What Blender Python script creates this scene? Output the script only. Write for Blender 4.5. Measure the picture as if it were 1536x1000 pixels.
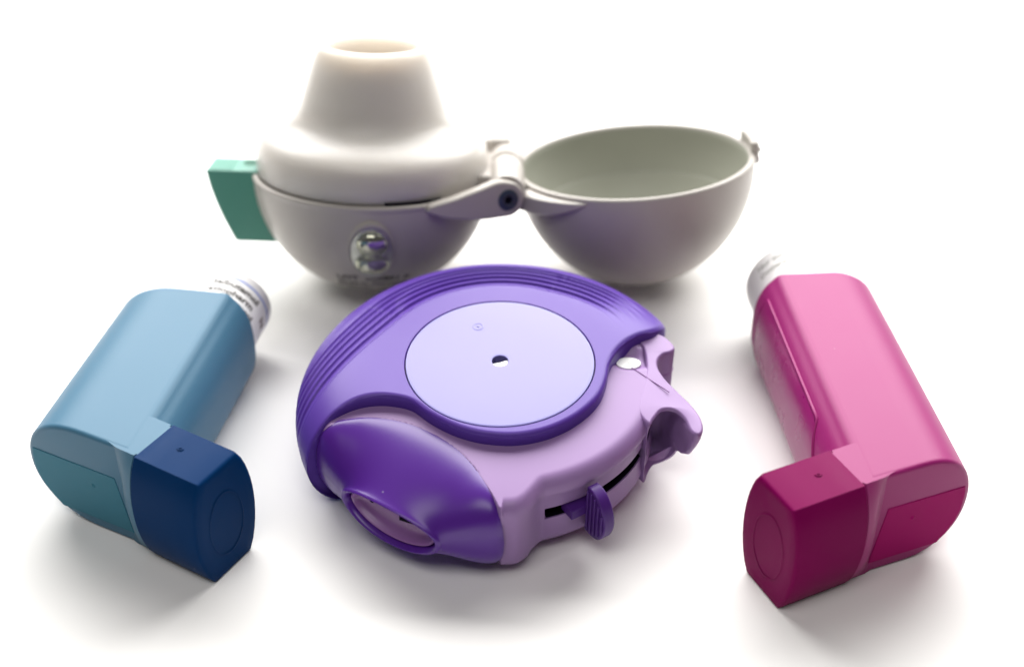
import bpy, bmesh, math, random
from mathutils import Vector, Matrix
import numpy as np

random.seed(4)
for o in list(bpy.data.objects):
    bpy.data.objects.remove(o, do_unlink=True)
sc = bpy.context.scene
COL = sc.collection
S = 0.0087                      # metres per modelling unit
PI = math.pi
rad = math.radians

# ------------------------------------------------------------------ camera
FPX, PITCH = 2000.0, rad(36.0)
cam_d = bpy.data.cameras.new('camera')
cam = bpy.data.objects.new('camera', cam_d); COL.objects.link(cam)
cam.location = Vector((0.27692, -24.52207, 21.49600)) * S
cam.rotation_euler = (PI / 2 - PITCH, 0, 0)
cam_d.sensor_width = 36.0
cam_d.lens = 36.0 * FPX / 1536.0
cam_d.clip_start = 0.01
cam_d.clip_end = 20
cam_d.dof.use_dof = True
cam_d.dof.focus_distance = 29.8 * S
cam_d.dof.aperture_fstop = 8.5
cam_d.dof.aperture_blades = 7
sc.camera = cam

# ------------------------------------------------------------------ world and lamps
w = bpy.data.worlds.new('World'); sc.world = w; w.use_nodes = True
bg = w.node_tree.nodes['Background']
bg.inputs['Color'].default_value = (1.0, 0.98, 0.95, 1); bg.inputs['Strength'].default_value = 0.06

def area_lamp(name, loc, target, sx, sy, power, col):
    d = bpy.data.lights.new(name, 'AREA'); d.shape = 'RECTANGLE'
    d.size, d.size_y = sx, sy; d.energy = power; d.color = col
    o = bpy.data.objects.new(name, d); COL.objects.link(o)
    o.location = loc
    o.rotation_euler = (Vector(target) - Vector(loc)).to_track_quat('-Z', 'Y').to_euler()
    return o
area_lamp('softbox_lamp', (0.02, 0.43, 0.37), (0, 0.03, 0.0), 1.0, 0.46, 14.4, (1.0, 0.99, 0.97))
area_lamp('front_fill_lamp', (-0.08, -0.30, 0.66), (0, 0.03, 0.0), 0.55, 0.26, 1.9, (1.0, 0.98, 0.96))  # fill added above the camera side to lighten the shaded fronts

sc.view_settings.view_transform = 'Standard'
sc.view_settings.look = 'None'
sc.view_settings.exposure = 0.0
sc.view_settings.gamma = 1.0
sc.view_settings.use_curve_mapping = False
sc.render.engine = 'CYCLES'
sc.cycles.use_denoising = True
sc.cycles.max_bounces = 10

# ------------------------------------------------------------------ materials
def plastic(name, col, rough=0.4, bump=0.02, bscale=900.0, speck=0.06, spec=0.5, coat=0.0, dust=0.0, rvar=0.08, metallic=0.0, sss=0.0):
    m = bpy.data.materials.new(name); m.use_nodes = True
    nt = m.node_tree; N = nt.nodes; L = nt.links
    b = N['Principled BSDF']
    b.inputs['Specular IOR Level'].default_value = spec
    b.inputs['Coat Weight'].default_value = coat
    b.inputs['Coat Roughness'].default_value = 0.12
    b.inputs['Metallic'].default_value = metallic
    if sss > 0:
        b.inputs['Subsurface Weight'].default_value = sss
        b.inputs['Subsurface Radius'].default_value = (1.0, 0.95, 0.88)
        b.inputs['Subsurface Scale'].default_value = 0.008
    tc = N.new('ShaderNodeTexCoord')
    n1 = N.new('ShaderNodeTexNoise'); n1.inputs['Scale'].default_value = 60; n1.inputs['Detail'].default_value = 6
    L.new(tc.outputs['Object'], n1.inputs['Vector'])
    mix = N.new('ShaderNodeMix'); mix.data_type = 'RGBA'
    c = Vector(col)
    mix.inputs['A'].default_value = (*[x * (1 - speck) for x in c], 1)
    mix.inputs['B'].default_value = (*[min(1, x * (1 + speck)) for x in c], 1)
    L.new(n1.outputs['Fac'], mix.inputs['Factor'])
    out = mix.outputs['Result']
    if dust > 0:       # a few pale specks of dust lying on the plastic
        v = N.new('ShaderNodeTexVoronoi'); v.inputs['Scale'].default_value = 130; v.inputs['Randomness'].default_value = 1
        L.new(tc.outputs['Object'], v.inputs['Vector'])
        r = N.new('ShaderNodeMapRange'); r.inputs['From Min'].default_value = 0.035; r.inputs['From Max'].default_value = 0.02
        L.new(v.outputs['Distance'], r.inputs['Value'])
        n3 = N.new('ShaderNodeTexNoise'); n3.inputs['Scale'].default_value = 45
        L.new(tc.outputs['Object'], n3.inputs['Vector'])
        r3 = N.new('ShaderNodeMapRange'); r3.inputs['From Min'].default_value = 0.52; r3.inputs['From Max'].default_value = 0.62
        L.new(n3.outputs['Fac'], r3.inputs['Value'])
        mu = N.new('ShaderNodeMath'); mu.operation = 'MULTIPLY'
        L.new(r.outputs['Result'], mu.inputs[0]); L.new(r3.outputs['Result'], mu.inputs[1])
        mu2 = N.new('ShaderNodeMath'); mu2.operation = 'MULTIPLY'; mu2.inputs[1].default_value = dust
        L.new(mu.outputs[0], mu2.inputs[0])
        mx = N.new('ShaderNodeMix'); mx.data_type = 'RGBA'
        mx.inputs['B'].default_value = (0.8, 0.78, 0.8, 1)
        L.new(out, mx.inputs['A']); L.new(mu2.outputs[0], mx.inputs['Factor'])
        out = mx.outputs['Result']
    L.new(out, b.inputs['Base Color'])
    n2 = N.new('ShaderNodeTexNoise'); n2.inputs['Scale'].default_value = 120; n2.inputs['Detail'].default_value = 5
    L.new(tc.outputs['Object'], n2.inputs['Vector'])
    mr = N.new('ShaderNodeMapRange')
    mr.inputs['To Min'].default_value = max(0.02, rough - rvar); mr.inputs['To Max'].default_value = rough + rvar
    L.new(n2.outputs['Fac'], mr.inputs['Value']); L.new(mr.outputs['Result'], b.inputs['Roughness'])
    if bump > 0:
        n4 = N.new('ShaderNodeTexNoise'); n4.inputs['Scale'].default_value = bscale * 7; n4.inputs['Detail'].default_value = 3
        L.new(tc.outputs['Object'], n4.inputs['Vector'])
        bp = N.new('ShaderNodeBump'); bp.inputs['Strength'].default_value = bump * 0.15; bp.inputs['Distance'].default_value = 0.0001
        L.new(n4.outputs['Fac'], bp.inputs['Height']); L.new(bp.outputs['Normal'], b.inputs['Normal'])
    return m

M = {}
M['paper'] = plastic('white_paper', (0.87, 0.86, 0.845), 0.6, 0.05, 500, 0.015, 0.2)
M['cover'] = plastic('purple_plastic', (0.085, 0.030, 0.29), 0.46, 0.40, 900, 0.03, 0.36, rvar=0.02, dust=0.6)
M['disc'] = plastic('smooth_purple_plastic', (0.165, 0.145, 0.40), 0.42, 0.02, 400, 0.02, 0.52, rvar=0.02, dust=0.4)
M['lilac'] = plastic('lilac_plastic', (0.27, 0.16, 0.355), 0.45, 0.40, 900, 0.02, 0.36, rvar=0.02, dust=0.3)
M['snout'] = plastic('glossy_purple_plastic', (0.075, 0.013, 0.23), 0.30, 0.0, 900, 0.04, 0.45, rvar=0.02, dust=0.5)
M['plum'] = plastic('plum_plastic', (0.26, 0.12, 0.32), 0.30, 0.0, 900, 0.05, 0.5)
M['lever'] = plastic('violet_plastic', (0.06, 0.012, 0.16), 0.40, 0.05, 900, 0.05, 0.3)
M['dark'] = plastic('gap_shade', (0.004, 0.003, 0.008), 0.8, 0.0, spec=0.05)  # near-black colour painting the shade inside gaps and holes
M['counter'] = plastic('white_counter_wheel', (0.85, 0.85, 0.83), 0.4, 0.0)
M['blue'] = plastic('light_blue_plastic', (0.05, 0.148, 0.235), 0.46, 0.30, 900, 0.02, 0.26, rvar=0.015, dust=0.3)
M['blue_panel'] = plastic('light_blue_smooth_plastic', (0.048, 0.17, 0.235), 0.42, 0.05, 500, 0.03, 0.05)
M['navy'] = plastic('navy_plastic', (0.0008, 0.026, 0.10), 0.42, 1.2, 700, 0.06, 0.035, rvar=0.05, dust=0.4)
M['pink'] = plastic('pink_plastic', (0.275, 0.009, 0.13), 0.46, 0.30, 900, 0.02, 0.28, rvar=0.015, dust=0.3)
M['pink_panel'] = plastic('pink_smooth_plastic', (0.25, 0.008, 0.12), 0.28, 0.03, 300, 0.03, 0.3, rvar=0.04)
M['pink_grain'] = plastic('grained_pink_plastic', (0.30, 0.006, 0.11), 0.45, 1.4, 600, 0.08, 0.03)
M['maroon'] = plastic('magenta_plastic', (0.17, 0.001, 0.066), 0.42, 1.2, 700, 0.06, 0.035, rvar=0.05, dust=0.4)
M['cream'] = plastic('cream_plastic', (0.54, 0.51, 0.475), 0.34, 0.0, 900, 0.02, 0.3, rvar=0.02, sss=1.0)
M['grey'] = plastic('pale_grey_plastic', (0.41, 0.38, 0.35), 0.36, 0.03, 900, 0.02, 0.35)
M['grey_in'] = plastic('shaded_grey_plastic', (0.31, 0.315, 0.265), 0.5, 0.03, 900, 0.02, 0.3)  # lid grey with the shade of its dim inside put into the colour
M['green'] = plastic('green_plastic', (0.055, 0.24, 0.18), 0.45, 0.03, 900, 0.03, 0.7)
M['green_dark'] = plastic('deep_green_plastic', (0.01, 0.10, 0.06), 0.5, 0.0, spec=0.2)
M['pin'] = plastic('blue_grey_steel', (0.03, 0.05, 0.075), 0.3, 0.0, 900, 0.03, 0.5)
M['metal'] = plastic('brushed_aluminium', (0.75, 0.74, 0.71), 0.30, 0.02, 400, 0.04, 0.5, metallic=1.0)
M['label'] = plastic('white_label', (0.82, 0.81, 0.80), 0.40, 0.0, 900, 0.02, 0.5)
M['ink'] = plastic('black_ink', (0.03, 0.026, 0.022), 0.5, 0.0)
M['grey_ink'] = plastic('grey_ink', (0.40, 0.40, 0.37), 0.5, 0.0)
M['brown_ink'] = plastic('brown_ink', (0.10, 0.035, 0.03), 0.5, 0.0)
M['blue_ink'] = plastic('blue_ink', (0.20, 0.28, 0.66), 0.5, 0.0)
M['capsule'] = plastic('capsule_shell', (0.55, 0.55, 0.45), 0.10, 0.0, metallic=0.9, rvar=0.02)
def glass():
    m = bpy.data.materials.new('clear_plastic'); m.use_nodes = True
    b = m.node_tree.nodes['Principled BSDF']
    b.inputs['Base Color'].default_value = (0.93, 0.95, 0.9, 1)
    b.inputs['Transmission Weight'].default_value = 0.92
    b.inputs['Roughness'].default_value = 0.04; b.inputs['IOR'].default_value = 1.15
    return m
M['glass'] = glass()

# ------------------------------------------------------------------ mesh helpers
def mk(name, verts, faces, mat, parent=None, smooth=True, angle=35, bevel=0.0, seg=3):
    me = bpy.data.meshes.new(name)
    me.from_pydata([tuple(float(c) * S for c in v) for v in verts], [], faces)
    bm = bmesh.new(); bm.from_mesh(me)
    bmesh.ops.remove_doubles(bm, verts=bm.verts, dist=1e-6)
    bmesh.ops.recalc_face_normals(bm, faces=bm.faces)
    bm.to_mesh(me); bm.free()
    if smooth:
        me.shade_smooth()
        me.set_sharp_from_angle(angle=rad(angle))
    me.materials.append(M[mat])
    o = bpy.data.objects.new(name, me); COL.objects.link(o)
    if parent: o.parent = parent
    if bevel > 0:
        b = o.modifiers.new('bevel', 'BEVEL'); b.width = bevel * S; b.segments = seg
        b.limit_method = 'ANGLE'; b.angle_limit = rad(35); b.harden_normals = False
    return o

def tag(o, label=None, cat=None, group=None, kind=None):
    for k, v in (('label', label), ('category', cat), ('group', group), ('kind', kind)):
        if v: o[k] = v
    return o

def empty(name, loc, rot=None):
    o = bpy.data.objects.new(name, None); COL.objects.link(o)
    o.location = Vector(loc) * S
    if rot is not None: o.rotation_euler = rot
    o.empty_display_size = 0.01
    return o

def grid_faces(nr, nc, closed=True, base=0):
    f = []
    for i in range(nr - 1):
        for j in range(nc if closed else nc - 1):
            k = (j + 1) % nc
            f.append((base + i * nc + j, base + i * nc + k, base + (i + 1) * nc + k, base + (i + 1) * nc + j))
    return f

def catmull(pts, n, closed=False):
    P = [np.array(p, float) for p in pts]; out = []
    m = len(P)
    segs = m if closed else m - 1
    for i in range(segs):
        if closed: p0, p1, p2, p3 = P[(i - 1) % m], P[i], P[(i + 1) % m], P[(i + 2) % m]
        else:
            p1, p2 = P[i], P[i + 1]
            p0 = P[i - 1] if i > 0 else 2 * p1 - p2
            p3 = P[i + 2] if i + 2 < m else 2 * p2 - p1
        for k in range(n):
            t = k / n
            out.append(0.5 * (2 * p1 + (p2 - p0) * t + (2 * p0 - 5 * p1 + 4 * p2 - p3) * t * t + (3 * p1 - p0 - 3 * p2 + p3) * t ** 3))
    if not closed: out.append(P[-1])
    return out

def resample(pts, n):
    P = np.array(pts, float)
    d = np.r_[0, np.cumsum(np.linalg.norm(np.diff(P, axis=0), axis=1))]
    t = np.linspace(0, d[-1], n)
    return np.stack([np.interp(t, d, P[:, k]) for k in range(P.shape[1])], 1)

def revolve(prof, n=96, xf=None, a0=0, a1=2 * PI):
    """prof: list of (r,z) -> verts, faces"""
    closed = abs(a1 - a0 - 2 * PI) < 1e-6
    nn = n if closed else n + 1
    V = []
    for r, z in prof:
        for j in range(nn):
            a = a0 + (a1 - a0) * j / n
            V.append((r * math.cos(a), r * math.sin(a), z))
    F = grid_faces(len(prof), nn, closed)
    return V, F

def xform(V, Mx):
    return [tuple(Mx @ Vector(v)) for v in V]

def tube(path, r, n=8, closed=False):
    P = [Vector(p) for p in path]; V = []; F = []
    m = len(P)
    up = None
    for i in range(m):
        a = P[(i - 1) % m] if (closed or i > 0) else P[i]
        b = P[(i + 1) % m] if (closed or i < m - 1) else P[i]
        t = (b - a).normalized()
        if up is None: up = t.orthogonal().normalized()
        up = (up - t * up.dot(t)).normalized()
        sd = t.cross(up)
        for k in range(n):
            an = 2 * PI * k / n
            V.append(tuple(P[i] + up * (r * math.cos(an)) + sd * (r * math.sin(an))))
    F = grid_faces(m, n, True)
    if closed:
        for k in range(n):
            F.append(((m - 1) * n + k, (m - 1) * n + (k + 1) % n, (k + 1) % n, k))
    else:
        F.append(tuple(range(n))); F.append(tuple(range((m - 1) * n, m * n)))
    return V, F

def prism(poly, z0, z1):
    n = len(poly)
    zz0 = z0 if hasattr(z0, '__len__') else [z0] * n
    zz1 = z1 if hasattr(z1, '__len__') else [z1] * n
    V = [(p[0], p[1], zz0[i]) for i, p in enumerate(poly)] + [(p[0], p[1], zz1[i]) for i, p in enumerate(poly)]
    F = [tuple(range(n))[::-1], tuple(range(n, 2 * n))]
    for i in range(n):
        j = (i + 1) % n
        F.append((i, j, n + j, n + i))
    return V, F

def text_mesh(s, size, bold=0.0):
    cu = bpy.data.curves.new('t', 'FONT'); cu.body = s; cu.size = size; cu.resolution_u = 3
    cu.align_x = 'LEFT'; cu.offset = bold * size
    o = bpy.data.objects.new('t', cu); COL.objects.link(o)
    dg = bpy.context.evaluated_depsgraph_get()
    me = bpy.data.meshes.new_from_object(o.evaluated_get(dg))
    bm = bmesh.new(); bm.from_mesh(me)
    bmesh.ops.triangulate(bm, faces=bm.faces)
    V = [tuple(v.co) for v in bm.verts]; F = [tuple(v.index for v in f.verts) for f in bm.faces]
    bm.free(); bpy.data.meshes.remove(me)
    bpy.data.objects.remove(o, do_unlink=True); bpy.data.curves.remove(cu)
    return V, F

def smooth01(a, b, x):
    t = min(1.0, max(0.0, (x - a) / (b - a))); return t * t * (3 - 2 * t)

# ------------------------------------------------------------------ the white paper sweep
def build_paper():
    prof = [(-120.0, 0.0)]
    for y in np.linspace(-60, 85, 30): prof.append((float(y), 0.0))
    for k in range(1, 13):
        a = PI / 2 * k / 12
        prof.append((85 + 30 * math.sin(a), 30 * (1 - math.cos(a))))
    prof.append((115.0, 110.0))
    xs = np.linspace(-170, 170, 24)
    V = [(x, y, z) for (y, z) in prof for x in xs]
    F = grid_faces(len(prof), len(xs), False)
    o = mk('white_paper_surface', V, F, 'paper', angle=60)
    tag(o, 'seamless white paper sheet under and behind the inhalers', None, None, 'structure')
build_paper()

# ================================================================== the purple disc inhaler
TL = rad(4.0)
ZT = 2.9
disk = empty('disc_inhaler', (0, ZT * math.sin(TL), ZT * (1 - math.cos(TL))), (TL, 0, 0))
tag(disk, 'round purple disc inhaler, opened to show its lilac body and mouthpiece', 'inhaler')

RL = 2.20            # label disc radius
RC = 4.83            # cover radius
ZM = 1.45
SC = [(-4.44, -2.12), (-4.12, -1.86), (-3.72, -1.52), (-3.29, -1.26), (-2.85, -1.15), (-2.40, -1.18), (-1.96, -1.34), (-1.54, -1.74),
      (-1.06, -2.09), (-0.58, -2.31), (-0.13, -2.41), (0.31, -2.43), (0.75, -2.35), (1.19, -2.17), (1.64, -1.86), (2.02, -1.46),
      (2.27, -1.06), (2.43, -0.56), (2.53, -0.05), (2.72, 0.40), (2.99, 0.77), (3.33, 1.08), (3.68, 1.36), (3.93, 1.72), (4.06, 2.10), (4.13, 2.51)]

def rim_z(r):
    """upper surface of the cover by radius"""
    r0 = 2.5
    if r <= r0: return ZT
    t = min(1.0, (r - r0) / (RC - r0))
    return ZM + (ZT - ZM) * (1 - t ** 2.7) ** (1 / 1.9)

def ridge(x, y):
    r = math.hypot(x, y); ph = math.degrees(math.atan2(y, x)) % 360
    n = (math.cos(rad(144)), math.sin(rad(144)))
    if ph > 144: d = x * n[0] + y * n[1]
    else: d = r - 0.22 * smooth01(70, 30, ph) if ph < 90 else r
    if d < 2.80 or d > 3.98: return 0.0
    if ph > 205: return 0.0
    k = (d - 2.82) / 0.20
    fr = k - math.floor(k)
    # saw-tooth: steep inner wall, gentle outer slope
    h = -0.065 * (fr - 0.24) / 0.76 if fr > 0.24 else -0.065 * (1 - fr / 0.24)
    fade = smooth01(2.80, 2.9, d) * smooth01(3.98, 3.85, d)
    fade *= smooth01(22, 50, ph) if ph < 90 else smooth01(206, 190, ph)
    return h * fade

def build_cover():
    ns_s, ns_o = 300, 560
    front = resample(catmull(SC, 10), ns_s)
    aR = math.atan2(SC[-1][1], SC[-1][0]); aL = math.atan2(SC[0][1], SC[0][0]) + 2 * PI
    outer = np.array([(RC * math.cos(a), RC * math.sin(a)) for a in np.linspace(aR, aL, ns_o + 2)[1:-1]])
    fr_ = np.hypot(front[:, 0], front[:, 1]); front *= np.minimum(1.0, RC / fr_)[:, None]
    front[0] = (RC * math.cos(aL), RC * math.sin(aL)); front[-1] = (RC * math.cos(aR), RC * math.sin(aR))
    B = np.vstack([front, outer]); n = len(B)
    isS = np.r_[np.ones(ns_s), np.zeros(ns_o)]
    # matching angle on the label circle, smoothed so that the lines never cross
    phi = np.unwrap(np.arctan2(B[:, 1], B[:, 0]))
    tot = 2 * PI
    ext = np.r_[phi - tot, phi, phi + tot]
    idx = np.arange(n)
    sm = lambda q: np.clip(q, 0, 1) ** 2 * (3 - 2 * np.clip(q, 0, 1))
    ext = ext - np.tile(rad(30) * np.where(idx < n // 2, sm(1 - idx / 90), sm(1 - (n - idx) / 300)), 3)
    k = 30; ker = np.hanning(2 * k + 1); ker /= ker.sum()
    ps = np.convolve(ext, ker, 'same')[n:2 * n]
    I = np.stack([RL * np.cos(ps), RL * np.sin(ps)], 1)
    tS = np.r_[np.linspace(0, 0.93, 200), 0.945, 0.96, 0.972, 0.982, 0.99, 0.996, 1.0]
    # distance from the S edge for the rounded edge
    V = []
    f2 = front
    gr = 0.0
    # groove wall at the label circle
    for dz, rr in ((-0.12, 1.0), (-0.02, 1.0), (0.0, 1.006)):
        for s in range(n): V.append((I[s, 0] * rr, I[s, 1] * rr, ZT + dz))
    for t in tS[1:]:
        P = I + (B - I) * t
        E2 = np.min((P[:, None, 0] - f2[None, :, 0]) ** 2 + (P[:, None, 1] - f2[None, :, 1]) ** 2, axis=1)
        E1 = np.sqrt(E2); er = 0.12
        for s in range(n):
            x, y = P[s]; r = math.hypot(x, y)
            z = rim_z(min(r, RC)) + ridge(x, y)
            e = E1[s] if t < 1 else (0 if isS[s] else E1[s])
            if e < er: z -= er - math.sqrt(max(0, er * er - (er - e) ** 2))
            V.append((x, y, max(z, ZM * 0.9)))
    rows = 3 + len(tS) - 1
    # lower half: outer arc rounds under, front edge drops straight
    for th in [PI / 2 * k / 12 for k in range(1, 13)] + [9]:
        if th == 9: rl, zf = 1.5, 0.0
        else: rl, zf = 3.3 + (RC - 3.3) * math.cos(th) ** 0.75, 1 - math.sin(th) ** 1.0
        for s in range(n):
            x, y = B[s]; r = math.hypot(x, y)
            k_ = min(1.0, rl / r)
            xx, yy = x * k_, y * k_
            zb = 0.02 - max(0, yy) * 0.068
            V.append((xx, yy, zb + (ZM - zb) * zf))
        rows += 1
    F = grid_faces(rows, n, True)
    F.append(tuple(range((rows - 1) * n, rows * n)))
    return mk('cover', V, F, 'cover', disk, angle=50)
cover = build_cover()
# round centre disc with its hole, a part of the cover
prof = [(0.19, ZT - 0.35), (0.19, ZT - 0.005), (0.205, ZT + 0.002), (0.22, ZT + 0.003), (0.3, ZT + 0.003), (1.2, ZT + 0.003), (RL - 0.08, ZT + 0.003), (RL - 0.05, ZT + 0.002), (RL - 0.03, ZT - 0.004), (RL - 0.022, ZT - 0.02), (RL - 0.02, ZT - 0.12)]
V, F = revolve(prof, 160); cd = mk('centre_disc', V, F, 'disc', cover, angle=40)
V, F = revolve([(0.0, ZT - 0.30), (0.21, ZT - 0.30)], 32); mk('hole_shade', V, F, 'dark', cover)  # black floor, the hole's shade as colour
V, F = revolve([(0.0, ZT - 0.05), (0.183, ZT - 0.05), (0.183, ZT - 0.29)], 24, a0=rad(198), a1=rad(385)); mk('spindle', V, F, 'counter', cover)
# moulding gate mark
V, F = revolve([(0.10, ZT + 0.0045), (0.11, ZT + 0.010), (0.125, ZT + 0.010), (0.135, ZT + 0.0045)], 40)
mk('gate_mark', [(x - 0.53, y + 1.23, z) for x, y, z in V], F, 'disc', cover)
V, F = revolve([(0.0, ZT + 0.012), (0.022, ZT + 0.012), (0.03, ZT + 0.004)], 20)
mk('gate_mark', [(x - 0.53, y + 1.23, z) for x, y, z in V], F, 'disc', cover)

# lilac body --------------------------------------------------------
def wrap(a):
    a = math.degrees(a)
    while a > 90: a -= 360
    while a <= -270: a += 360
    return a
ARC = [(-4.15, -1.86), (-3.99, -1.68), (-3.72, -1.58), (-3.29, -1.53), (-2.84, -1.52), (-2.22, -1.66), (-1.62, -1.95), (-1.02, -2.41), (-0.55, -3.0), (-0.20, -3.62), (-0.04, -3.96), (0.03, -4.15), (0.11, -4.31)]
ARCP = resample(catmull(ARC, 8), 160)
ARCF = np.degrees(np.arctan2(ARCP[:, 1], ARCP[:, 0])); ARCR = np.hypot(ARCP[:, 0], ARCP[:, 1])
def body_R(p):       # p in degrees, -270..90
    R = 3.96 + 0.24 * smooth01(-60, -78, p)
    R += 0.18 * smooth01(-118, -157, p)
    if p < -170: R = 4.42 - 0.4 * smooth01(-170, -190, p)
    rec = smooth01(-86.0, -74.0, p) * smooth01(26, 18, p)
    if -155.5 < p < -89.0:
        R = max(R - 0.9, min(R, float(np.interp(p, ARCF, ARCR)) + 0.08))
    return R - (R - 3.68) * rec, rec
def body_top(x, y):
    r = math.hypot(x, y)
    z = 2.57 - 0.08 * (r / 3.9) ** 4
    d = math.hypot((x - 3.02) / 1.25, y - 0.50)
    z -= 0.14 * smooth01(0.46, 0.2, d)
    return z
def under_mouth(x, y):
    p = math.degrees(math.atan2(y, x))
    if p > -88.7 or p < -156.5: return 0.0
    rho = float(np.interp(p, ARCF, ARCR))
    if math.hypot(x, y) < rho: return 0.0
    d = math.sqrt(float(np.min((ARCP[:, 0] - x) ** 2 + (ARCP[:, 1] - y) ** 2)))
    return smooth01(0.015, 0.22, d) * 1.0
def build_body():
    nphi = 540; V = []; rows = 0
    ang = [2 * PI * j / nphi for j in range(nphi)]
    info = [(a, *body_R(wrap(a))) for a in ang]
    prof = []
    NT = 60
    zB = 0.36
    for i in range(NT + 1):
        t = i / NT
        for a, R, rec in info:
            rc = 0.06 if -155.5 < wrap(a) < -89.0 else 0.34
            r = 0.3 + (R - rc - 0.3) * t
            x, y = r * math.cos(a), r * math.sin(a)
            V.append((x, y, body_top(x, y) - under_mouth(x, y)))
        rows += 1
    for k in range(1, 11):
        th = PI / 2 * k / 10
        for a, R, rec in info:
            rc = 0.06 if -155.5 < wrap(a) < -89.0 else 0.34
            rx = R - rc + rc * math.sin(th)
            x0, y0 = (R - rc) * math.cos(a), (R - rc) * math.sin(a)
            z = body_top(x0, y0) - under_mouth(x0, y0) - rc * 1.15 * (1 - math.cos(th))
            V.append((rx * math.cos(a), rx * math.sin(a), z))
        rows += 1
    side = [(-0.09, 1.98, 0), (-0.10, 1.64, 0), (-0.10, 1.63, 1), (-0.10, 1.32, 1), (-0.10, 1.31, 0), (-0.04, 0.85, 0), (-0.04, 0.68, 0), (-0.12, 0.56, 0), (-0.28, 0.46, 0), (-0.50, zB + 0.02, 0), (-1.5, zB, 0)]
    for dr, z, ins in side:
        for a, R, rec in info:
            p = wrap(a)
            slot = 1.0 if (-73.5 < p < -8) else 0.0
            rr = R + dr * (rec if not ins else 1) - (0.4 * ins * slot if ins else 0)
            if ins and not slot: rr = R - 0.10 * rec
            if z < 0.7: rr = R - 0.04 + dr if rec > 0.5 else R + dr
            V.append((rr * math.cos(a), rr * math.sin(a), z))
        rows += 1
    F = grid_faces(rows, nphi, True)
    F.append(tuple(range(nphi))[::-1]); F.append(tuple(range((rows - 1) * nphi, rows * nphi)))
    return mk('body', V, F, 'lilac', disk, angle=40)
body = build_body()
# black sheet inside the slot, shade put into its colour
V, F = revolve([(3.555, 1.622), (3.24, 1.622), (3.24, 1.328), (3.555, 1.328)], 80, a0=rad(-73.3), a1=rad(-8)); mk('slot_shade', V, F, 'dark', body, angle=20)

# thumb grip hook on the right of the body
TO = [(3.2, 1.6), (3.6, 1.62), (3.93, 1.50), (4.13, 1.24), (4.17, 1.04), (4.05, 0.88), (3.86, 0.76), (3.73, 0.56), (3.69, 0.34), (3.73, 0.10), (3.86, -0.18), (4.13, -0.56), (4.38, -0.93),
      (4.54, -1.34), (4.55, -1.70), (4.43, -1.88), (4.28, -1.76), (4.17, -1.38), (3.95, -1.14), (3.66, -1.18), (3.46, -1.46), (3.32, -1.66), (3.12, -1.2), (3.30, -0.4), (3.42, 0.2), (3.40, 0.9), (3.15, 1.4)]
def build_grip():
    pl = catmull(TO, 8, True)
    zt = [2.57 - 0.08 * (min(math.hypot(p[0], p[1]), 3.9) / 3.9) ** 4 + 0.005 - 0.12 * smooth01(3.6, 4.6, math.hypot(p[0], p[1])) for p in pl]
    zb = []
    for p in pl:
        r = math.hypot(p[0], p[1])
        zb.append(0.55 + 0.75 * smooth01(3.9, 4.75, r) * (1 if p[1] < 0 else 0.2))
    n = len(pl)
    V = []; rows = 0
    # rounded top edge: ring offsets inward
    c2 = np.array([[p[0], p[1]] for p in pl])
    tan = np.roll(c2, -1, 0) - np.roll(c2, 1, 0); tan /= np.linalg.norm(tan, axis=1)[:, None]
    nrm = np.stack([-tan[:, 1], tan[:, 0]], 1)
    area = 0.5 * np.sum(c2[:, 0] * np.roll(c2[:, 1], -1) - np.roll(c2[:, 0], -1) * c2[:, 1])
    if area < 0: nrm = -nrm           # inward normals
    for i in range(n): V.append((c2[i, 0] + nrm[i, 0] * 0.06, c2[i, 1] + nrm[i, 1] * 0.06, zt[i])); 
    for k in range(1, 6):
        th = PI / 2 * k / 5; e = 0.06 * (1 - math.sin(th)); d = 0.08 * (1 - math.cos(th))
        for i in range(n): V.append((c2[i, 0] + nrm[i, 0] * e, c2[i, 1] + nrm[i, 1] * e, zt[i] - d))
    def cav(i):
        x, y = c2[i]
        return smooth01(3.30, 3.55, x) * smooth01(4.34, 4.22, x) * (1.0 if (y < -0.95 and nrm[i, 1] > 0.2) else 0.0)
    def low(i, k_, f, z, ins=0.0):
        x, y = c2[i]; r = math.hypot(x, y); q = f * smooth01(3.9, 4.7, r) * (1 if y < 0.3 else 0.3)
        x, y = x + nrm[i, 0] * ins, y + nrm[i, 1] * ins
        x, y = x + (3.85 - x) * q, y + (-0.75 - y) * q
        V.append((x - 0.3 * k_ * cav(i), y + k_ * cav(i), z))
    for dz, k_, f in ((0.16, 0.20, 0.01), (0.30, 0.50, 0.03), (0.55, 0.72, 0.10)):
        for i in range(n): low(i, k_, f, zt[i] - dz)
    for i in range(n): low(i, 0.72, 0.22, min(zb[i] + 0.20, zt[i] - 0.60))
    for i in range(n): low(i, 0.10, 0.36, min(zb[i] + 0.06, zt[i] - 0.66))
    for i in range(n): low(i, 0.08, 0.42, min(zb[i], zt[i] - 0.71), 0.06)
    F = grid_faces(12, n, True)
    from mathutils.geometry import tessellate_polygon
    for base in (0, 11 * n):
        for t3 in tessellate_polygon([[Vector((V[base + i][0], V[base + i][1], 0)) for i in range(n)]]):
            F.append(tuple(base + q for q in t3))
    mk('thumb_grip', V, F, 'lilac', disk, angle=50)
    # moulding seam round the grip
    seam = [(c2[i, 0] - nrm[i, 0] * 0.004, c2[i, 1] - nrm[i, 1] * 0.004, 1.72) for i in range(28, 76)]
    V, F = tube(seam, 0.014, 6); mk('moulding_seam', V, F, 'plum', disk)
build_grip()
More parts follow.
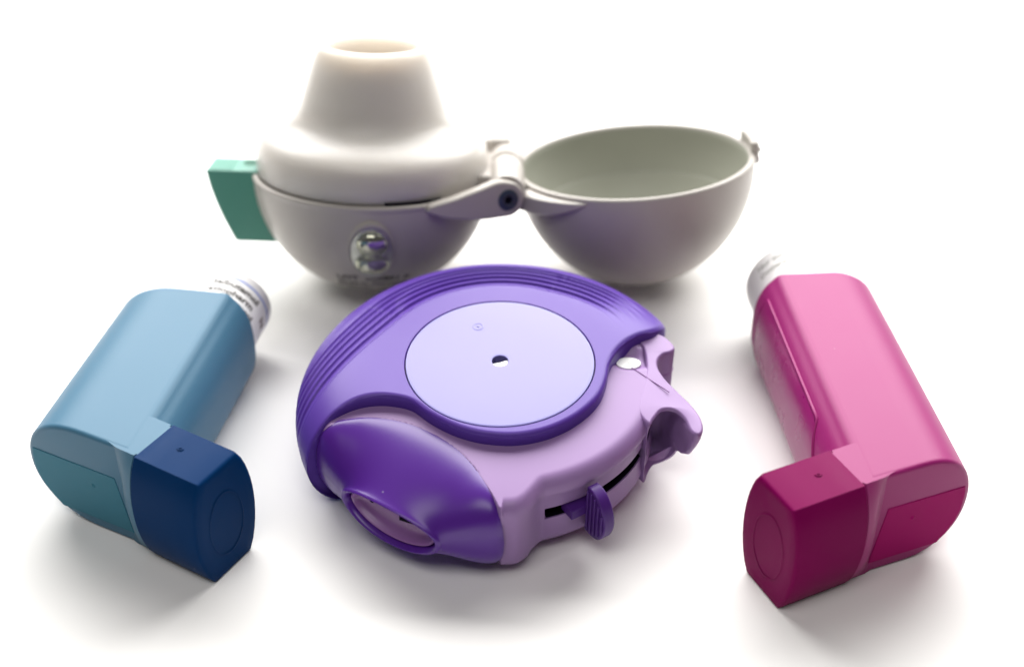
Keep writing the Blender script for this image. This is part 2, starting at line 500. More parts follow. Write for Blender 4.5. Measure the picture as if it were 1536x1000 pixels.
# parting seam on the top, dose window
sp = resample([(3.06, 0.18), (3.5, -0.26), (3.88, -0.62)], 14)
V, F = tube([(x, y, 2.57 - 0.08 * (math.hypot(x, y) / 3.9) ** 4 + 0.004) for x, y in sp], 0.012, 6); mk('moulding_seam', V, F, 'plum', disk)
V, F = revolve([(0.0, 2.47), (0.27, 2.47), (0.28, 2.43)], 40)
V = [(3.02 + x * 1.05, 0.42 + y * 0.72, z) for x, y, z in V]
cw = mk('dose_counter', V, F, 'counter', disk)
for tx, s in ((-0.05, 0.3),):
    V, F = text_mesh('V', 0.16); mk('dose_figure', [(3.0 + x * 0.9, 0.32 + y * 1.1, 2.473) for x, y, z in V], F, 'grey_ink', cw, smooth=False)

# glossy purple mouthpiece
MC = np.array([-2.36, -3.58, 1.46]); MD = np.array([-0.56, -0.828, 0.0]); ME = np.array([0.828, -0.56, 0.0])
def build_mouthpiece():
    top = [(-4.15, -1.86, 1.45), (-4.12, -1.80, 1.88), (-3.99, -1.68, 2.25), (-3.72, -1.58, 2.46), (-3.29, -1.53, 2.53), (-2.84, -1.52, 2.55), (-2.22, -1.66, 2.56), (-1.62, -1.95, 2.56),
           (-1.02, -2.41, 2.55), (-0.55, -3.0, 2.53), (-0.20, -3.62, 2.49), (-0.04, -3.96, 2.35), (0.03, -4.15, 2.14), (0.09, -4.27, 1.82), (0.11, -4.29, 1.45)]
    nh = 64
    tp = resample(catmull(top, 8), nh + 1)
    bt = tp.copy(); bt[:, 2] = 2.96 - bt[:, 2]
    loop = np.vstack([tp[:-1], bt[::-1][:-1]]); n = len(loop)
    # opening loop
    al = 1.38; h = 0.60
    op = []
    for i in range(n):
        a = PI - 2 * PI * i / n
        cx, sx = math.cos(a), math.sin(a)
        lat = al * math.copysign(abs(cx) ** 0.92, cx); zz = h * math.copysign(abs(sx) ** 1.05, sx)
        op.append(MC + ME * lat + np.array([0, 0, zz]) + MD * (0.12 * (1 - (lat / al) ** 2)))
    op = np.array(op)
    V = []; rows = 0
    R = 30
    for k in range(R + 1):
        t = k / R
        h00, h10, h01, h11 = 2 * t ** 3 - 3 * t ** 2 + 1, t ** 3 - 2 * t ** 2 + t, -2 * t ** 3 + 3 * t ** 2, t ** 3 - t ** 2
        for i in range(n):
            p0, p1 = loop[i], op[i]
            up = (p0[2] - 1.43) / 1.05
            span = max(0.25, float((p1 - p0) @ MD)); m0 = MD * (1.12 * span) + np.array([0, 0, 0.22 * up]) 
            side = (p0 - MC) @ ME
            m0 = m0 + ME * (0.05 * side) * (1 - min(1.0, abs(up)))
            m1 = MD * (0.38 * span) + np.array([0, 0, -0.10 * up])
            V.append(tuple(h00 * p0 + h10 * m0 + h01 * p1 + h11 * m1))
        rows += 1
    for sc_, d in ((0.985, 0.05), (0.955, 0.075), (0.92, 0.07), (0.885, 0.04), (0.865, -0.02), (0.855, -0.12), (0.845, -0.30)):
        for i in range(n):
            q = MC + (op[i] - MC) * sc_ + MD * d
            V.append(tuple(q))
        rows += 1
    F = grid_faces(rows, n, True)
    mp = mk('mouthpiece', V, F, 'snout', disk, angle=60)
    # inner nozzle plate with a rim
    V = []; rows = 0
    for sc_, sz, d in ((0.83, 0.80, -0.30), (0.83, 0.80, -0.05), (0.81, 0.77, -0.03), (0.785, 0.73, -0.05), (0.77, 0.70, -0.10), (0.73, 0.63, -0.19), (0.55, 0.46, -0.23), (0.3, 0.3, -0.25)):
        for i in range(n):
            v = op[i] - MC
            lat = v @ ME; zz = v[2]; fd = v @ MD
            V.append(tuple(MC + ME * lat * sc_ + np.array([0, 0, zz * sz]) + MD * (fd * sc_ + d)))
        rows += 1
    F = grid_faces(rows, n, True); F.append(tuple(range((rows - 1) * n, rows * n)))
    mk('nozzle', V, F, 'plum', mp, angle=50)
    # black patches painting the shade in the nozzle's air hole and outlet
    Mx = Matrix.Translation(Vector(MC + ME * -0.62 + MD * -0.215 + np.array([0, 0, 0.10]))) @ Matrix(((ME[0], 0, MD[0]), (ME[1], 0, MD[1]), (0, 1, 0))).to_4x4()
    V, F = revolve([(0.0, 0.09), (0.05, 0.09), (0.055, 0.0)], 20); mk('air_hole_shade', xform(V, Mx), F, 'dark', mp)
    V, F = tube([tuple(MC + ME * q + MD * (-0.145 - 0.02 * (q + 0.9)) + np.array([0, 0, 0.10])) for q in np.linspace(-0.9, 0.1, 12)], 0.012, 6); mk('moulding_seam', V, F, 'dark', mp)
    Mx = Matrix.Translation(Vector(MC + ME * 0.30 + MD * -0.21 + np.array([0, 0, 0.06]))) @ Matrix(((ME[0], 0, MD[0]), (ME[1], 0, MD[1]), (0, 1, 0))).to_4x4()
    V, F = revolve([(0.0, 0.06), (0.24, 0.06), (0.25, -0.05)], 3); mk('outlet_shade', xform([(x * 1.5, y * 0.7, z) for x, y, z in V], Mx), F, 'dark', mp)
build_mouthpiece()

# lever in the slot
def build_lever():
    a = rad(-57.5); er = np.array([math.cos(a), math.sin(a), 0]); et = np.array([-math.sin(a), math.cos(a), 0])
    pts = [(3.70, 0.76), (3.98, 0.74), (4.22, 0.84), (4.38, 1.10), (4.45, 1.45), (4.36, 1.80), (4.16, 2.05), (3.92, 2.14), (3.74, 2.12)]
    pl = catmull(pts, 4)
    def ext(poly, t0, t1):
        n = len(poly)
        V = [tuple(er * p[0] + et * t0 + np.array([0, 0, p[1]])) for p in poly] + [tuple(er * p[0] + et * t1 + np.array([0, 0, p[1]])) for p in poly]
        F = [tuple(range(n)), tuple(range(n, 2 * n))] + [(i, (i + 1) % n, n + (i + 1) % n, n + i) for i in range(n)]
        return V, F
    V, F = ext(pl, -0.14, 0.14)
    lv = mk('dose_lever', V, F, 'lever', disk, bevel=0.035)
    for k in range(5):
        r0 = 3.80 + k * 0.13
        zc = 1.45; hh = (0.62, 0.62, 0.58, 0.48, 0.28)[k]
        V, F = ext([(r0, zc - hh), (r0 + 0.05, zc - hh), (r0 + 0.05, zc + hh), (r0, zc + hh)], -0.185, -0.13)
        mk('grip_rib', V, F, 'lever', lv, bevel=0.015, seg=2)
    V, F = ext([(3.38, 1.335), (3.80, 1.335), (3.80, 1.60), (3.38, 1.60)], -0.55, 0.1)
    mk('slider', V, F, 'lever', lv, bevel=0.02)
build_lever()

# ================================================================== the two L-shaped inhalers
UA = rad(-20.5)
UD = np.array([math.cos(UA), math.sin(UA)]); VD = np.array([-math.sin(UA), math.cos(UA)])
T = 2.85
def back_x(z, a):
    q = min(1.0, abs(z - T / 2) / (T / 2)); return -1.25 - a * math.sqrt(max(0.0, 1 - q ** (2 / 0.92))) ** 0.92
def body_section(a_back):
    """closed (x,z) outline, front at +x bulging, back rounded"""
    fr = 0.16
    pts = []
    # front, from bottom corner to top corner
    global HALF
    half = HALF = [(0.58, T / 2), (0.57, T / 2 + 0.35), (0.525, T / 2 + 0.65), (0.44, T / 2 + 0.90), (0.32, T / 2 + 1.11), (0.18, T - 0.165), (0.10, T - 0.075), (0.02, T - 0.02), (-0.08, T)]
    hc = [tuple(p) for p in catmull(half, 4)]
    pts += [(x, T - z) for x, z in hc[::-1]][1:-1] + hc
    for x in [-0.12] + list(np.linspace(-0.25, -1.22, 6)) + [-1.25]: pts.append((float(x), T))
    # back arc
    a, b = a_back, T / 2
    nb = 30
    for k in range(1, nb):
        th = PI / 2 - PI * k / nb
        c, s = math.cos(th), math.sin(th)
        pts.append((-1.25 - a * abs(c) ** 0.92, T / 2 + b * math.copysign(abs(s) ** 0.92, s)))
    for x in [-1.25] + list(np.linspace(-1.22, -0.25, 6)) + [-0.12]: pts.append((float(x), 0.0))
    return pts

def end_y(x): return -1.20 - 0.30 * (x + 0.0)     # slanted lower end

def barrel(v0, v1, b, inset=0.0, n=12, zoff=0.0):
    """closed (v,z) outline: flat top and bottom, bulging sides"""
    z0, z1 = inset + zoff, T - inset - zoff
    pts = []
    for k in range(n + 1):
        t = k / n; pts.append((v1 + b * (1 - (2 * t - 1) ** 2) ** 0.8 - inset, z0 + (z1 - z0) * t))
    for k in range(1, 5): pts.append((v1 - inset + (v0 - v1 + 2 * inset) * k / 5, z1))
    for k in range(n + 1):
        t = 1 - k / n; pts.append((v0 - b * (1 - (2 * t - 1) ** 2) ** 0.8 + inset, z0 + (z1 - z0) * t))
    for k in range(1, 5): pts.append((v0 + inset + (v1 - v0 - 2 * inset) * k / 5, z0))
    return pts

def build_puffer(name, label, loc, rotz, mirror, L, mats, canister, a_back):
    root = empty(name, (*loc, 0.012), (0, 0, rotz))
    tag(root, label, 'inhaler')
    sx = -1 if mirror else 1
    def X(V): return [(sx * v[0], v[1], v[2]) for v in V]
    sec = body_section(a_back); n = len(sec)
    cx, cz = -1.05, T / 2
    V = []; rows = 0
    def ring(fy, sc_=1.0, inset=0.0):
        nonlocal rows
        for x, z in sec:
            dx, dz = x - cx, z - cz; l = math.hypot(dx, dz)
            f = sc_ * (1 - inset / l)
            xx, zz = cx + dx * f, cz + dz * f
            V.append((xx, fy(xx) if callable(fy) else fy, zz))
        rows += 1
    e = lambda d: (lambda x: end_y(x) + d)
    ring(e(0.0), 1.0, 0.10); ring(e(0.012), 1.0, 0.05); ring(e(0.04), 1.0, 0.018); ring(e(0.09), 1.0, 0.0); ring(e(0.13), 1.0, 0.0)
    for k in range(1, 12):
        t = k / 12
        f = lambda x, t=t: end_y(x) * (1 - t) + L * t
        ring(f)
    ring(L - 0.10); ring(L - 0.06); ring(L - 0.015, 1.0, 0.02); ring(L, 1.0, 0.06); ring(L, 1.0, 0.13); ring(L - 0.03, 1.0, 0.16); ring(L - 1.6, 1.0, 0.18)
    F = grid_faces(rows, n, True); F.append(tuple(range(n))); F.append(tuple(range((rows - 1) * n, rows * n)))
    bd = mk('body', X(V), F, mats['body'], root, angle=30)
    # neck towards the mouthpiece
    V = []; rows = 0
    def nring(u, b, inset, zoff=0.004):
        nonlocal rows
        for v, z in barrel(-1.16 + inset, 0.0 - inset, b, 0.0, zoff=zoff):
            p = UD * u + VD * v; V.append((p[0], p[1], z))
        rows += 1
    for u, b, ins in ((-0.45, 0.0, 0.10), (-0.2, 0.0, 0.06), (0.08, 0.01, 0.0), (0.16, 0.10, 0.0), (0.26, 0.22, 0.0), (0.36, 0.29, 0.0), (0.48, 0.325, 0.0), (0.585, 0.34, 0.0), (0.60, 0.33, 0.02), (0.602, 0.3, 0.06), (0.66, 0.3, 0.06)): nring(u, b, ins)
    nn = len(barrel(-1, 0, .1))
    F = grid_faces(rows, nn, True); F.append(tuple(range(nn))); F.append(tuple(range((rows - 1) * nn, rows * nn)))
    mk('neck', X(V), F, mats['body'], bd, angle=30)
    # dust cap
    V = []; rows = 0
    for u, b, ins, zo in ((0.622, 0.30, 0.06, 0), (0.625, 0.34, 0.015, 0), (0.65, 0.35, 0.0, 0), (1.2, 0.37, 0.0, 0), (1.8, 0.37, 0.0, 0), (2.34, 0.36, 0.0, 0), (2.385, 0.36, 0.012, 0), (2.41, 0.355, 0.035, 0), (2.42, 0.345, 0.07, 0), (2.415, 0.30, 0.2, 0), (2.40, 0.2, 0.45, 0)):
        for v, z in barrel(-1.20, 0.01, b, ins, zoff=zo):
            p = UD * u + VD * v; V.append((p[0], p[1], z))
        rows += 1
    F = grid_faces(rows, nn, True); F.append(tuple(range(nn))); F.append(tuple(range((rows - 1) * nn, rows * nn)))
    cap = mk('dust_cap', X(V), F, mats['cap'], root, angle=32)
    # shallow round press mark on the end of the cap
    cen = UD * 2.408 + VD * -0.595
    Mx = Matrix(((VD[0], 0, UD[0], cen[0]), (VD[1], 0, UD[1], cen[1]), (0, 1, 0, T / 2), (0, 0, 0, 1)))
    V, F = revolve([(0.60, 0.004), (0.61, 0.0075), (0.625, 0.0075), (0.637, 0.002)], 48)
    V = [(x * 0.85, y * 1.35 - 0.12, z) for x, y, z in V]
    mk('moulded_ring', X(xform(V, Mx)), F, mats['cap'], cap)
    # gate mark on the cap top
    V, F = revolve([(0.03, 0.0), (0.04, 0.02), (0.075, 0.02), (0.085, 0.0)], 6)
    g = UD * 1.32 + VD * -0.52
    mk('gate_mark', X([(x + g[0], y * 0.7 + g[1], z + T + 0.0) for x, y, z in V]), F, mats['cap'], cap, smooth=False)
    # thumb panel on the slanted lower end
    def endpt(s, z, d):     # s = x on the end plane
        nx, ny = -0.287, -0.958
        return (s + nx * d, end_y(s) + ny * d, z)
    outl = [(back_x(z, a_back) + 0.12, z) for z in (0.55, 0.85, 1.15, 1.45, 1.7, 1.84)] + [(-0.58, 1.84), (-0.36, 0.30), (back_x(0.36, a_back) + 0.16, 0.30)]
    V = [endpt(s, z, -0.02) for s, z in outl] + [endpt(s, z, 0.018) for s, z in outl]
    m_ = len(outl); F = [tuple(range(m_)), tuple(range(m_, 2 * m_))] + [(i, (i + 1) % m_, m_ + (i + 1) % m_, m_ + i) for i in range(m_)]
    pn = mk('thumb_panel', X(V), F, mats['panel'], bd, smooth=False, bevel=0.012, seg=2)
    V, F = revolve([(0.0, 0.03), (0.025, 0.028), (0.05, 0.012), (0.07, 0.0)], 16)
    Mx = Matrix(((0.958, 0, -0.287, -1.25), (-0.287, 0, -0.958, end_y(-1.25)), (0, 1, 0, 1.35), (0, 0, 0, 1)))
    mk('gate_mark', X(xform([(x, y, z + 0.015) for x, y, z in V], Mx)), F, mats['panel'], pn)
    # canister
    RCN = canister.get('r', 1.20)
    ccx, ccz = canister.get('cx', -0.80), T / 2
    ye = L + canister['out']
    def cyl(prof):
        V, F = revolve(prof, 72)      # local z along the body's y axis
        return [(ccx + x, z, ccz + y) for x, y, z in V], F
    V, F = cyl([(RCN, L - 3.0), (RCN, ye - 0.20), (RCN - 0.02, ye - 0.10), (RCN - 0.07, ye - 0.03), (RCN - 0.16, ye), (RCN - 0.24, ye - 0.02), (RCN - 0.3, ye - 0.08), (0.5, ye - 0.14), (0.001, ye - 0.16)])
    cn = mk('canister', X(V), F, 'metal', root, angle=40)
    V, F = cyl([(RCN + 0.008, L - 2.0), (RCN + 0.012, L - 1.9), (RCN + 0.012, ye - canister['margin'] - 0.005), (RCN + 0.004, ye - canister['margin'])])
    mk('paper_label', X(V), F, 'label', cn)
    def wrap_text(s, size, yb, a0, mat, rr=0.018, flip=1, name='lettering'):
        V, F = text_mesh(s, size, 0.03)
        out = []
        for x, y, z in V:
            a = a0 - sx * x / RCN if not mirror else a0 - x / RCN
            out.append((ccx + (RCN + rr) * math.cos(a), yb + y, ccz + (RCN + rr) * math.sin(a)))
        if mirror: out = [(sx * 1 * v[0], v[1], v[2]) for v in [( (2 * ccx - v[0]) , v[1], v[2]) for v in out]]
        mk(name, [(sx * v[0], v[1], v[2]) for v in out] if not mirror else out, F, mat, cn, smooth=False)
    for (s, size, d, a0, mat) in canister['text']:
        wrap_text(s, size, ye - d, rad(a0), mat)
    for d, wd, mat in canister['bands']:
        V, F = cyl([(RCN + 0.013, ye - d - wd), (RCN + 0.017, ye - d - wd), (RCN + 0.017, ye - d), (RCN + 0.013, ye - d)])
        mk('printed_band', X(V), F, mat, cn)
    return root, bd, X

# blue one
AXB = rad(80.14)
ptb, bdb, _ = build_puffer('metered_dose_inhaler', 'light blue L-shaped inhaler with navy cap lying on its side', (-7.644, -1.941), AXB - PI / 2, False, 4.87,
    dict(body='blue', cap='navy', panel='blue_panel'),
    dict(out=1.66, r=1.07, cx=-0.60, margin=0.12, text=[('Salbutamol', 0.31, 0.82, 98, 'ink'), ('ratiopharm', 0.31, 1.14, 104, 'ink'), ('N', 0.34, 1.02, 8, 'brown_ink'), ('Dosieraerosol', 0.28, 1.44, 108, 'ink')],
         bands=[(0.42, 0.06, 'blue_ink')]), 1.74)
# pink one
AXP = rad(94.67)
ptp, bdp, XP = build_puffer('metered_dose_inhaler', 'magenta pink L-shaped inhaler with dark magenta cap lying on its side', (7.603, -2.835), AXP - PI / 2, True, 6.56,
    dict(body='pink', cap='maroon', panel='pink_grain'),
    dict(out=1.75, r=1.29, cx=-0.95, margin=0.10, text=[('Nur zur Inhalation', 0.26, 0.55, 150, 'grey_ink'), ('Dosieraerosol 200', 0.26, 0.88, 150, 'grey_ink')],
         bands=[]), 1.38)

# recessed label panel on the front of the pink body
def build_pink_panel():
    hx = np.array(catmull(HALF, 6)); 
    def fx(z):
        return float(np.interp(abs(z - T / 2), hx[:, 1] - T / 2, hx[:, 0]))
    def surf(y, t, d):
        z = 0.04 + (T - 0.08) * t
        e = 0.02
        dx = fx(z + e) - fx(z - e); l = math.hypot(dx, 2 * e)
        return (fx(z) + 2 * e / l * d, y, z - dx / l * d)
    L = 6.56
    # raised rim
    outl = [(L - 0.55, 0.86), (L - 0.50, 0.70), (L - 0.48, 0.5), (L - 0.50, 0.3), (L - 0.55, 0.14), (3.6, 0.14), (1.35, 0.14), (0.75, 0.36), (0.5, 0.5), (0.75, 0.64), (1.35, 0.86), (3.6, 0.86)]
    path = []
    m = len(outl)
    for i in range(m):
        a, b = outl[i], outl[(i + 1) % m]
        for k in range(8):
            t = k / 8; path.append(surf(a[0] + (b[0] - a[0]) * t, a[1] + (b[1] - a[1]) * t, 0.0))
    V, F = tube(path, 0.045, 8, True); mk('panel_rim', XP(V), F, 'pink', bdp, angle=60)
    # smooth sticker inside
    V = []; rows = 0
    ys = np.linspace(0.56, L - 0.56, 60)
    for y in ys:
        if y < 1.35:
            hw = np.interp(y, [0.5, 0.75, 1.35], [0.01, 0.14, 0.36]) - 0.012
        else: hw = 0.348
        for k in range(25):
            t = 0.5 + hw * (k / 12 - 1); V.append(surf(y, t, 0.036 + 0.002 * math.sin(y * 5 + k * 0.3)))
        rows += 1
    F = grid_faces(rows, 25, False)
    mk('sticker', XP(V), F, 'pink_panel', bdp)
build_pink_panel()

# ================================================================== the cream capsule inhaler at the back
LEAN = rad(12.5)
RB = 3.30
H0 = 0.982 * RB
CEN = Vector((-3.599, 8.276, 3.24))
from mathutils import Euler
HROT = Euler((-LEAN, rad(2.2), 0))
Rl = HROT.to_matrix().to_4x4()
root_loc = CEN - Rl @ Vector((0, 0, H0))
hh = empty('capsule_inhaler', root_loc, HROT)
tag(hh, 'cream capsule inhaler with cone mouthpiece, green button and open bowl lid', 'inhaler')
def up(V): return [(x, y, z + H0) for x, y, z in V]

def sph(r, z0, z1, n):     # sphere profile from z0 up to z1
    return [(math.sqrt(max(0, r * r - z * z)), z) for z in np.linspace(z0, z1, n)]
zb = -0.905 * RB
prof = [(0.0, zb + 0.03), (1.1, zb + 0.03), (1.25, zb), (1.34, zb + 0.01)] + sph(RB, zb + 0.045, -0.12, 40)[1:] + [(RB + 0.01, -0.10), (RB + 0.03, -0.05), (RB + 0.03, 0.0), (RB - 0.01, 0.035), (RB - 0.07, 0.05), (RB - 0.12, 0.03), (RB - 0.13, -0.4), (0.0, -0.5)]
V, F = revolve(prof, 128); bowl = mk('base_bowl', up(V), F, 'grey', hh, angle=50)
# mouthpiece
mp = [(2.96, -0.10), (3.06, -0.06), (3.15, 0.05), (3.19, 0.14), (3.20, 0.38), (3.17, 0.66), (3.10, 0.87), (2.96, 1.04), (2.72, 1.19), (2.46, 1.30), (2.25, 1.44), (2.10, 1.61), (1.99, 1.84), (1.90, 2.12), (1.78, 2.49), (1.66, 2.86), (1.56, 3.13), (1.50, 3.29), (1.45, 3.37), (1.40, 3.41), (1.33, 3.42), (1.26, 3.38), (1.21, 3.28), (1.17, 3.1), (1.25, 2.7), (1.5, 2.0), (1.75, 1.5), (2.2, 1.12), (2.75, 0.8), (2.93, 0.4), (2.94, 0.0), (2.96, -0.10)]
mpp = [tuple(p) for p in catmull(mp[4:16], 4)]
V, F = revolve([(r_, z_ * 1.045 if z_ > 0.3 else z_) for r_, z_ in mp[:4] + mpp + mp[16:]], 128); mth = mk('mouthpiece', up(V), F, 'cream', hh, angle=60)
V, F = revolve([(1.22, 3.04), (1.15, 2.96), (0.9, 2.92), (0.0, 2.90)], 64); mk('mouth_floor', up(V), F, 'cream', mth)
# dark strip painting the shade of the open seam near the hinge arm
V, F = revolve([(3.215, 0.055), (3.245, 0.055), (3.245, 0.13), (3.20, 0.13)], 24, a0=rad(-80), a1=rad(-52)); mk('seam_shade', up(V), F, 'dark', mth)

# green piercing button, curved outer end
def build_button():
    out = []
    n = 14
    for k in range(n + 1):
        t = k / n; z = 0.12 - 2.05 * t
        out.append((-4.52 + 0.62 * t ** 1.55 + 0.12 * t, z))
    inn = [(-2.4, -1.93), (-3.1, 0.12)]
    poly = out + inn
    y0, y1 = -0.72, 0.52
    m = len(poly)
    V = [(x, y0, z) for x, z in poly] + [(x, y1, z) for x, z in poly]
    F = [tuple(range(m)), tuple(range(m, 2 * m))] + [(i, (i + 1) % m, m + (i + 1) % m, m + i) for i in range(m)]
    b = mk('piercing_button', up(V), F, 'green', hh, bevel=0.06, angle=30)
    V, F = revolve([(0.0, 0.0), (0.2, 0.0), (0.2, -0.05)], 24)
    mk('button_notch', up([(x - 3.42, y * 1.3 + 0.1, z + 0.128) for x, y, z in V]), F, 'green_dark', b)
    for k in range(7):
        xk = -4.40 + k * 0.09
        V = [(xk, y0 + 0.1, 0.118), (xk + 0.035, y0 + 0.1, 0.118), (xk + 0.035, y1 - 0.1, 0.118), (xk, y1 - 0.1, 0.118)]
        V += [(a_, b_, 0.14) for a_, b_, c_ in V]
        F = [(0, 1, 2, 3), (4, 5, 6, 7), (0, 1, 5, 4), (1, 2, 6, 5), (2, 3, 7, 6), (3, 0, 4, 7)]
        mk('grip_rib', up(V), F, 'green', b, smooth=False)
build_button()

# viewing window with the capsule behind it
def on_sphere(az, el, r):   # az 0 = towards the viewer
    return Vector((r * math.cos(el) * math.sin(az), -r * math.cos(el) * math.cos(az), r * math.sin(el)))
def sphere_frame(az, el):
    n = on_sphere(az, el, 1.0); e = Vector((math.cos(az), math.sin(az), 0)); u = n.cross(e) * 1.0
    u = -e.cross(n) if False else n.cross(e)
    if u.z < 0: u = -u
    return Matrix(((e.x, u.x, n.x), (e.y, u.y, n.y), (e.z, u.z, n.z))).to_4x4(), n
azw, elw = rad(4.0), rad(-23)
FR, nrm = sphere_frame(azw, elw)
FRT = Matrix.Translation(nrm * (RB - 0.02)) @ FR
ax, ay = 0.56, 0.86
V, F = revolve([(0.96, -0.02), (1.0, 0.05), (1.06, 0.07), (1.13, 0.05), (1.16, -0.06)], 64)
wf = mk('window_frame', up(xform([(x * ax, y * ay, z - 0.09 * (x * x + y * y) * 0.5) for x, y, z in V], FRT)), F, 'grey', hh)
V, F = revolve([(0.0, 0.035), (0.5, 0.03), (1.0, 0.005)], 48)
mk('window_backing', up(xform([(x * ax, y * ay, z) for x, y, z in V], FRT)), F, 'metal', wf)
def ellipsoid(rx, ry, rz, c, n=32, m=16):
    V, F = revolve([(math.sin(PI * k / m), -math.cos(PI * k / m)) for k in range(m + 1)], n)
    return [(x * rx + c[0], y * ry + c[1], z * rz + c[2]) for x, y, z in V], F
V, F = ellipsoid(0.42, 0.40, 0.24, (0.02, 0.34, 0.05)); mk('capsule_half', up(xform(V, FRT)), F, 'capsule', wf)
V, F = ellipsoid(0.44, 0.34, 0.24, (0.02, -0.34, 0.05)); mk('capsule_half', up(xform(V, FRT)), F, 'capsule', wf)
V, F = revolve([(0.0, 0.34), (0.3, 0.325), (0.6, 0.26), (0.85, 0.15), (1.0, 0.03), (1.0, -0.02), (0.85, 0.11), (0.6, 0.22), (0.3, 0.285), (0.0, 0.30)], 48)
mk('window_lens', up(xform([(x * ax, y * ay, z) for x, y, z in V], FRT)), F, 'glass', wf)
# batch lettering under the window
def sphere_text(s, size, el, cx_off):
    V, F = text_mesh(s, size, 0.04)
    wd = max(v[0] for v in V)
    out = []
    for x, y, z in V:
        e2 = el + y / RB; a2 = (x - wd / 2 + cx_off) / (RB * math.cos(el))
        out.append(tuple(on_sphere(azw + a2, e2, RB + 0.012)))
    mk('lettering', up(out), F, 'ink', bowl, smooth=False)
sphere_text('LOT  605801 F', 0.31, rad(-44.5), 0.02)
sphere_text('Made in Germany', 0.26, rad(-50.0), 0.02)
sphere_text('Boehringer Ingelheim', 0.22, rad(-55.0), 0.02)

# hinge: arms, barrel, pin
PX, PZ = 3.72, 0.02
def hinge_arm(sgn, name):
    # outline in (s,z): s runs from the tip on the bowl to the pivot
    tip = np.array([1.62, sgn * 3.02]); piv = np.array([PX, sgn * 2.12])
    outl = [(0.0, -0.12), (0.03, 0.03), (0.35, 0.17), (0.62, 0.34), (0.84, 0.50), (0.93, 0.52), (1.02, 0.48)]
    L_ = np.linalg.norm(piv - tip)
    top = [(s * L_, z) for s, z in outl]
    arc = [(L_ + 0.48 * math.cos(a) - 0.0, 0.0 + 0.48 * math.sin(a)) for a in np.linspace(rad(75), rad(-80), 12)]
    bot = [(0.75 * L_, -0.50), (0.5 * L_, -0.47), (0.25 * L_, -0.36), (0.08 * L_, -0.22)]
    poly = top + arc + bot
    d = (piv - tip) / L_; nrm_ = np.array([d[1], -d[0]]) * (-sgn if sgn < 0 else -sgn)
    nrm_ = np.array([-d[1] * -1, -d[0]]) if sgn < 0 else np.array([-d[1], d[0]])
    V = []
    for off in (0.0, -0.34):
        for s, z in poly:
            p = tip + d * s + nrm_ * (off + 0.10)
            V.append((p[0], p[1], z + PZ))
    m = len(poly)
    F = [tuple(range(m)), tuple(range(m, 2 * m))] + [(i, (i + 1) % m, m + (i + 1) % m, m + i) for i in range(m)]
    return mk(name, up(V), F, 'grey', hh, bevel=0.07, angle=30), nrm_, d, piv
arm, an, ad, piv = hinge_arm(-1, 'hinge_arm')
hinge_arm(1, 'hinge_arm')
# barrel along y
V, F = revolve([(0.0, -1.95), (0.48, -1.95), (0.50, -1.9), (0.50, 0.1), (0.42, 0.14), (0.42, 0.32), (0.50, 0.36), (0.50, 1.9), (0.48, 1.95), (0.0, 1.95)], 40)
hb = mk('hinge_barrel', up([(PX + x, z, PZ + 0.10 + y) for x, y, z in V]), F, 'grey', hh, angle=40)
# block between bowl and barrel
def box(x0, x1, y0, y1, z0, z1):
    V = [(x, y, z) for x in (x0, x1) for y in (y0, y1) for z in (z0, z1)]
    F = [(0, 1, 3, 2), (4, 5, 7, 6), (0, 1, 5, 4), (2, 3, 7, 6), (0, 2, 6, 4), (1, 3, 7, 5)]
    return V, F
V, F = box(2.7, PX + 0.1, -1.2, 1.3, -0.25, 0.36); mk('hinge_block', up(V), F, 'grey', hh, bevel=0.08)
V, F = box(3.2, PX + 0.1, 1.2, 1.8, 0.2, 0.72); mk('hinge_block', up(V), F, 'grey', hh, bevel=0.1)
# pivot pin: dark disc with a hole in it
cz_ = Vector((an[0], an[1], 0)); ex = Vector((ad[0], ad[1], 0))
Mx = Matrix(((ex.x, 0, cz_.x, piv[0] + an[0] * 0.10), (ex.y, 0, cz_.y, piv[1] + an[1] * 0.10), (0, 1, 0, PZ), (0, 0, 0, 1)))
V, F = revolve([(0.0, -0.02), (0.10, -0.02), (0.13, 0.02), (0.24, 0.025), (0.29, 0.01), (0.30, -0.05)], 40)
pin = mk('pivot_pin', up(xform([(x, y, z + 0.005) for x, y, z in V], Mx)), F, 'pin', arm)
V, F = revolve([(0.0, 0.012), (0.11, 0.012)], 24); mk('bore_shade', up(xform(V, Mx)), F, 'dark', arm)  # flat black disc painted for the shade in the bore

# the bowl lid, swung open to the right
LT = rad(7.0)
LC = Vector((PX, 0, PZ)) + Vector((3.58 * math.cos(LT), 0, 3.58 * math.sin(LT) + 0.10))
LM = Matrix.Translation(LC) @ Matrix.Rotation(-LT, 4, 'Y') @ Matrix.Rotation(rad(2.0), 4, 'X')
RLd = 3.33
def lid_prof():
    zl = -3.36
    out = [(0.0, zl + 0.02), (0.72, zl + 0.02), (0.80, zl), (0.90, zl + 0.02)]
    for k in range(1, 41):
        a = rad(16.5 + (90 - 16.5) * k / 40)
        out.append((RLd * math.sin(a), -RLd * 1.045 * math.cos(a)))
    return out
lp = lid_prof()
lid_out = lp + [(RLd, 0.03), (RLd - 0.03, 0.075), (RLd - 0.09, 0.09), (RLd - 0.15, 0.07), (RLd - 0.17, 0.02)]
V, F = revolve(lid_out, 128); lid = mk('lid', up(xform(V, LM)), F, 'grey', hh, angle=50)
inp = [(RLd - 0.17, 0.021)] + [((RLd - 0.20) * math.sin(rad(a)), -(RLd - 0.2) * 1.0 * math.cos(rad(a))) for a in np.linspace(89, 66, 10)]
r_l, z_l = inp[-1]
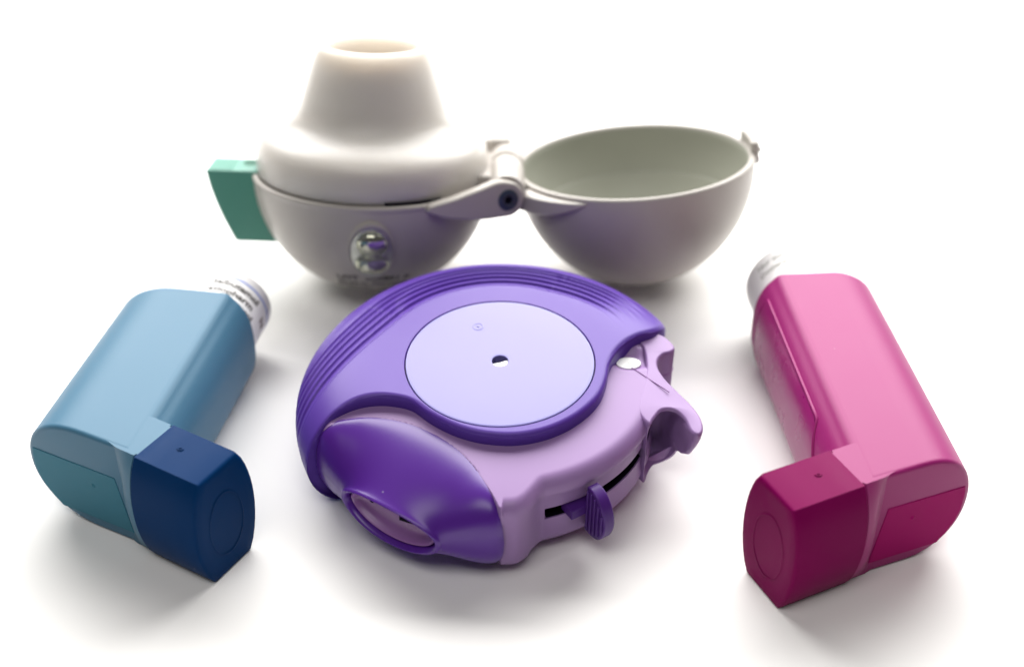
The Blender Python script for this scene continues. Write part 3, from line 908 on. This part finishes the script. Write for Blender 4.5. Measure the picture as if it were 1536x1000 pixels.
inp += [(r_l - 0.05, z_l - 0.005)] + [((RLd - 0.25) * math.sin(rad(a)), -(RLd - 0.25) * math.cos(rad(a))) for a in np.linspace(64.5, 2, 24)] + [(0.0, -(RLd - 0.25))]
V, F = revolve(inp, 128); mk('lid_lining', up(xform(V, LM)), F, 'grey_in', lid, angle=40)
# lug from the pivot along the lid's front rim
def lid_lug(sgn):
    V = []; rows = 0
    path = []
    for k in range(15):
        t = k / 14
        a = PI + sgn * rad(27 + 36 * t)
        r = RLd + 0.36 * (1 - t) ** 0.8 + 0.02
        path.append((r * math.cos(a), r * math.sin(a), t))
    for x, y, t in path:
        r = math.hypot(x, y); cx_, cy_ = x / r, y / r
        hgt = 0.42 * (1 - t ** 2.2) + 0.05
        for dr, z in ((0.0, -0.04), (0.0, -hgt), (-0.06, -hgt - 0.05), (-0.5, -hgt - 0.02), (-0.5, 0.0), (-0.06, 0.0)):
            V.append((cx_ * (r + dr) if dr > -0.4 else cx_ * (RLd - 0.12), cy_ * (r + dr) if dr > -0.4 else cy_ * (RLd - 0.12), z - 0.02))
        rows += 1
    F = grid_faces(rows, 6, True); F.append(tuple(range(6))); F.append(tuple(range((rows - 1) * 6, rows * 6)))
    mk('hinge_lug', up(xform(V, LM)), F, 'grey', lid, angle=40, bevel=0.02)
lid_lug(1); lid_lug(-1)
# latch on the far side of the lid
def latch():
    def arcbox(a0, a1, r0, r1, z0, z1, mat, name):
        V = []; n = 8
        for r, z in ((r0, z0), (r1, z0), (r1, z1), (r0, z1)):
            for k in range(n + 1):
                a = rad(a0 + (a1 - a0) * k / n); V.append((r * math.cos(a), r * math.sin(a), z))
        F = []
        m = n + 1
        for i in range(4):
            j = (i + 1) % 4
            for k in range(n): F.append((i * m + k, i * m + k + 1, j * m + k + 1, j * m + k))
        F.append((0, m, 2 * m, 3 * m)); F.append((n, m + n, 2 * m + n, 3 * m + n))
        return mk(name, up(xform(V, LM)), F, mat, lid, bevel=0.04, angle=30)
    arcbox(-8, 16, RLd - 0.12, RLd + 0.10, -0.22, 0.40, 'grey', 'latch')
    arcbox(-3, 11, RLd + 0.06, RLd + 0.2, 0.02, 0.14, 'grey', 'latch_catch')
    arcbox(-6, 8, RLd + 0.09, RLd + 0.125, -0.20, -0.06, 'plum', 'latch_slot')
latch()
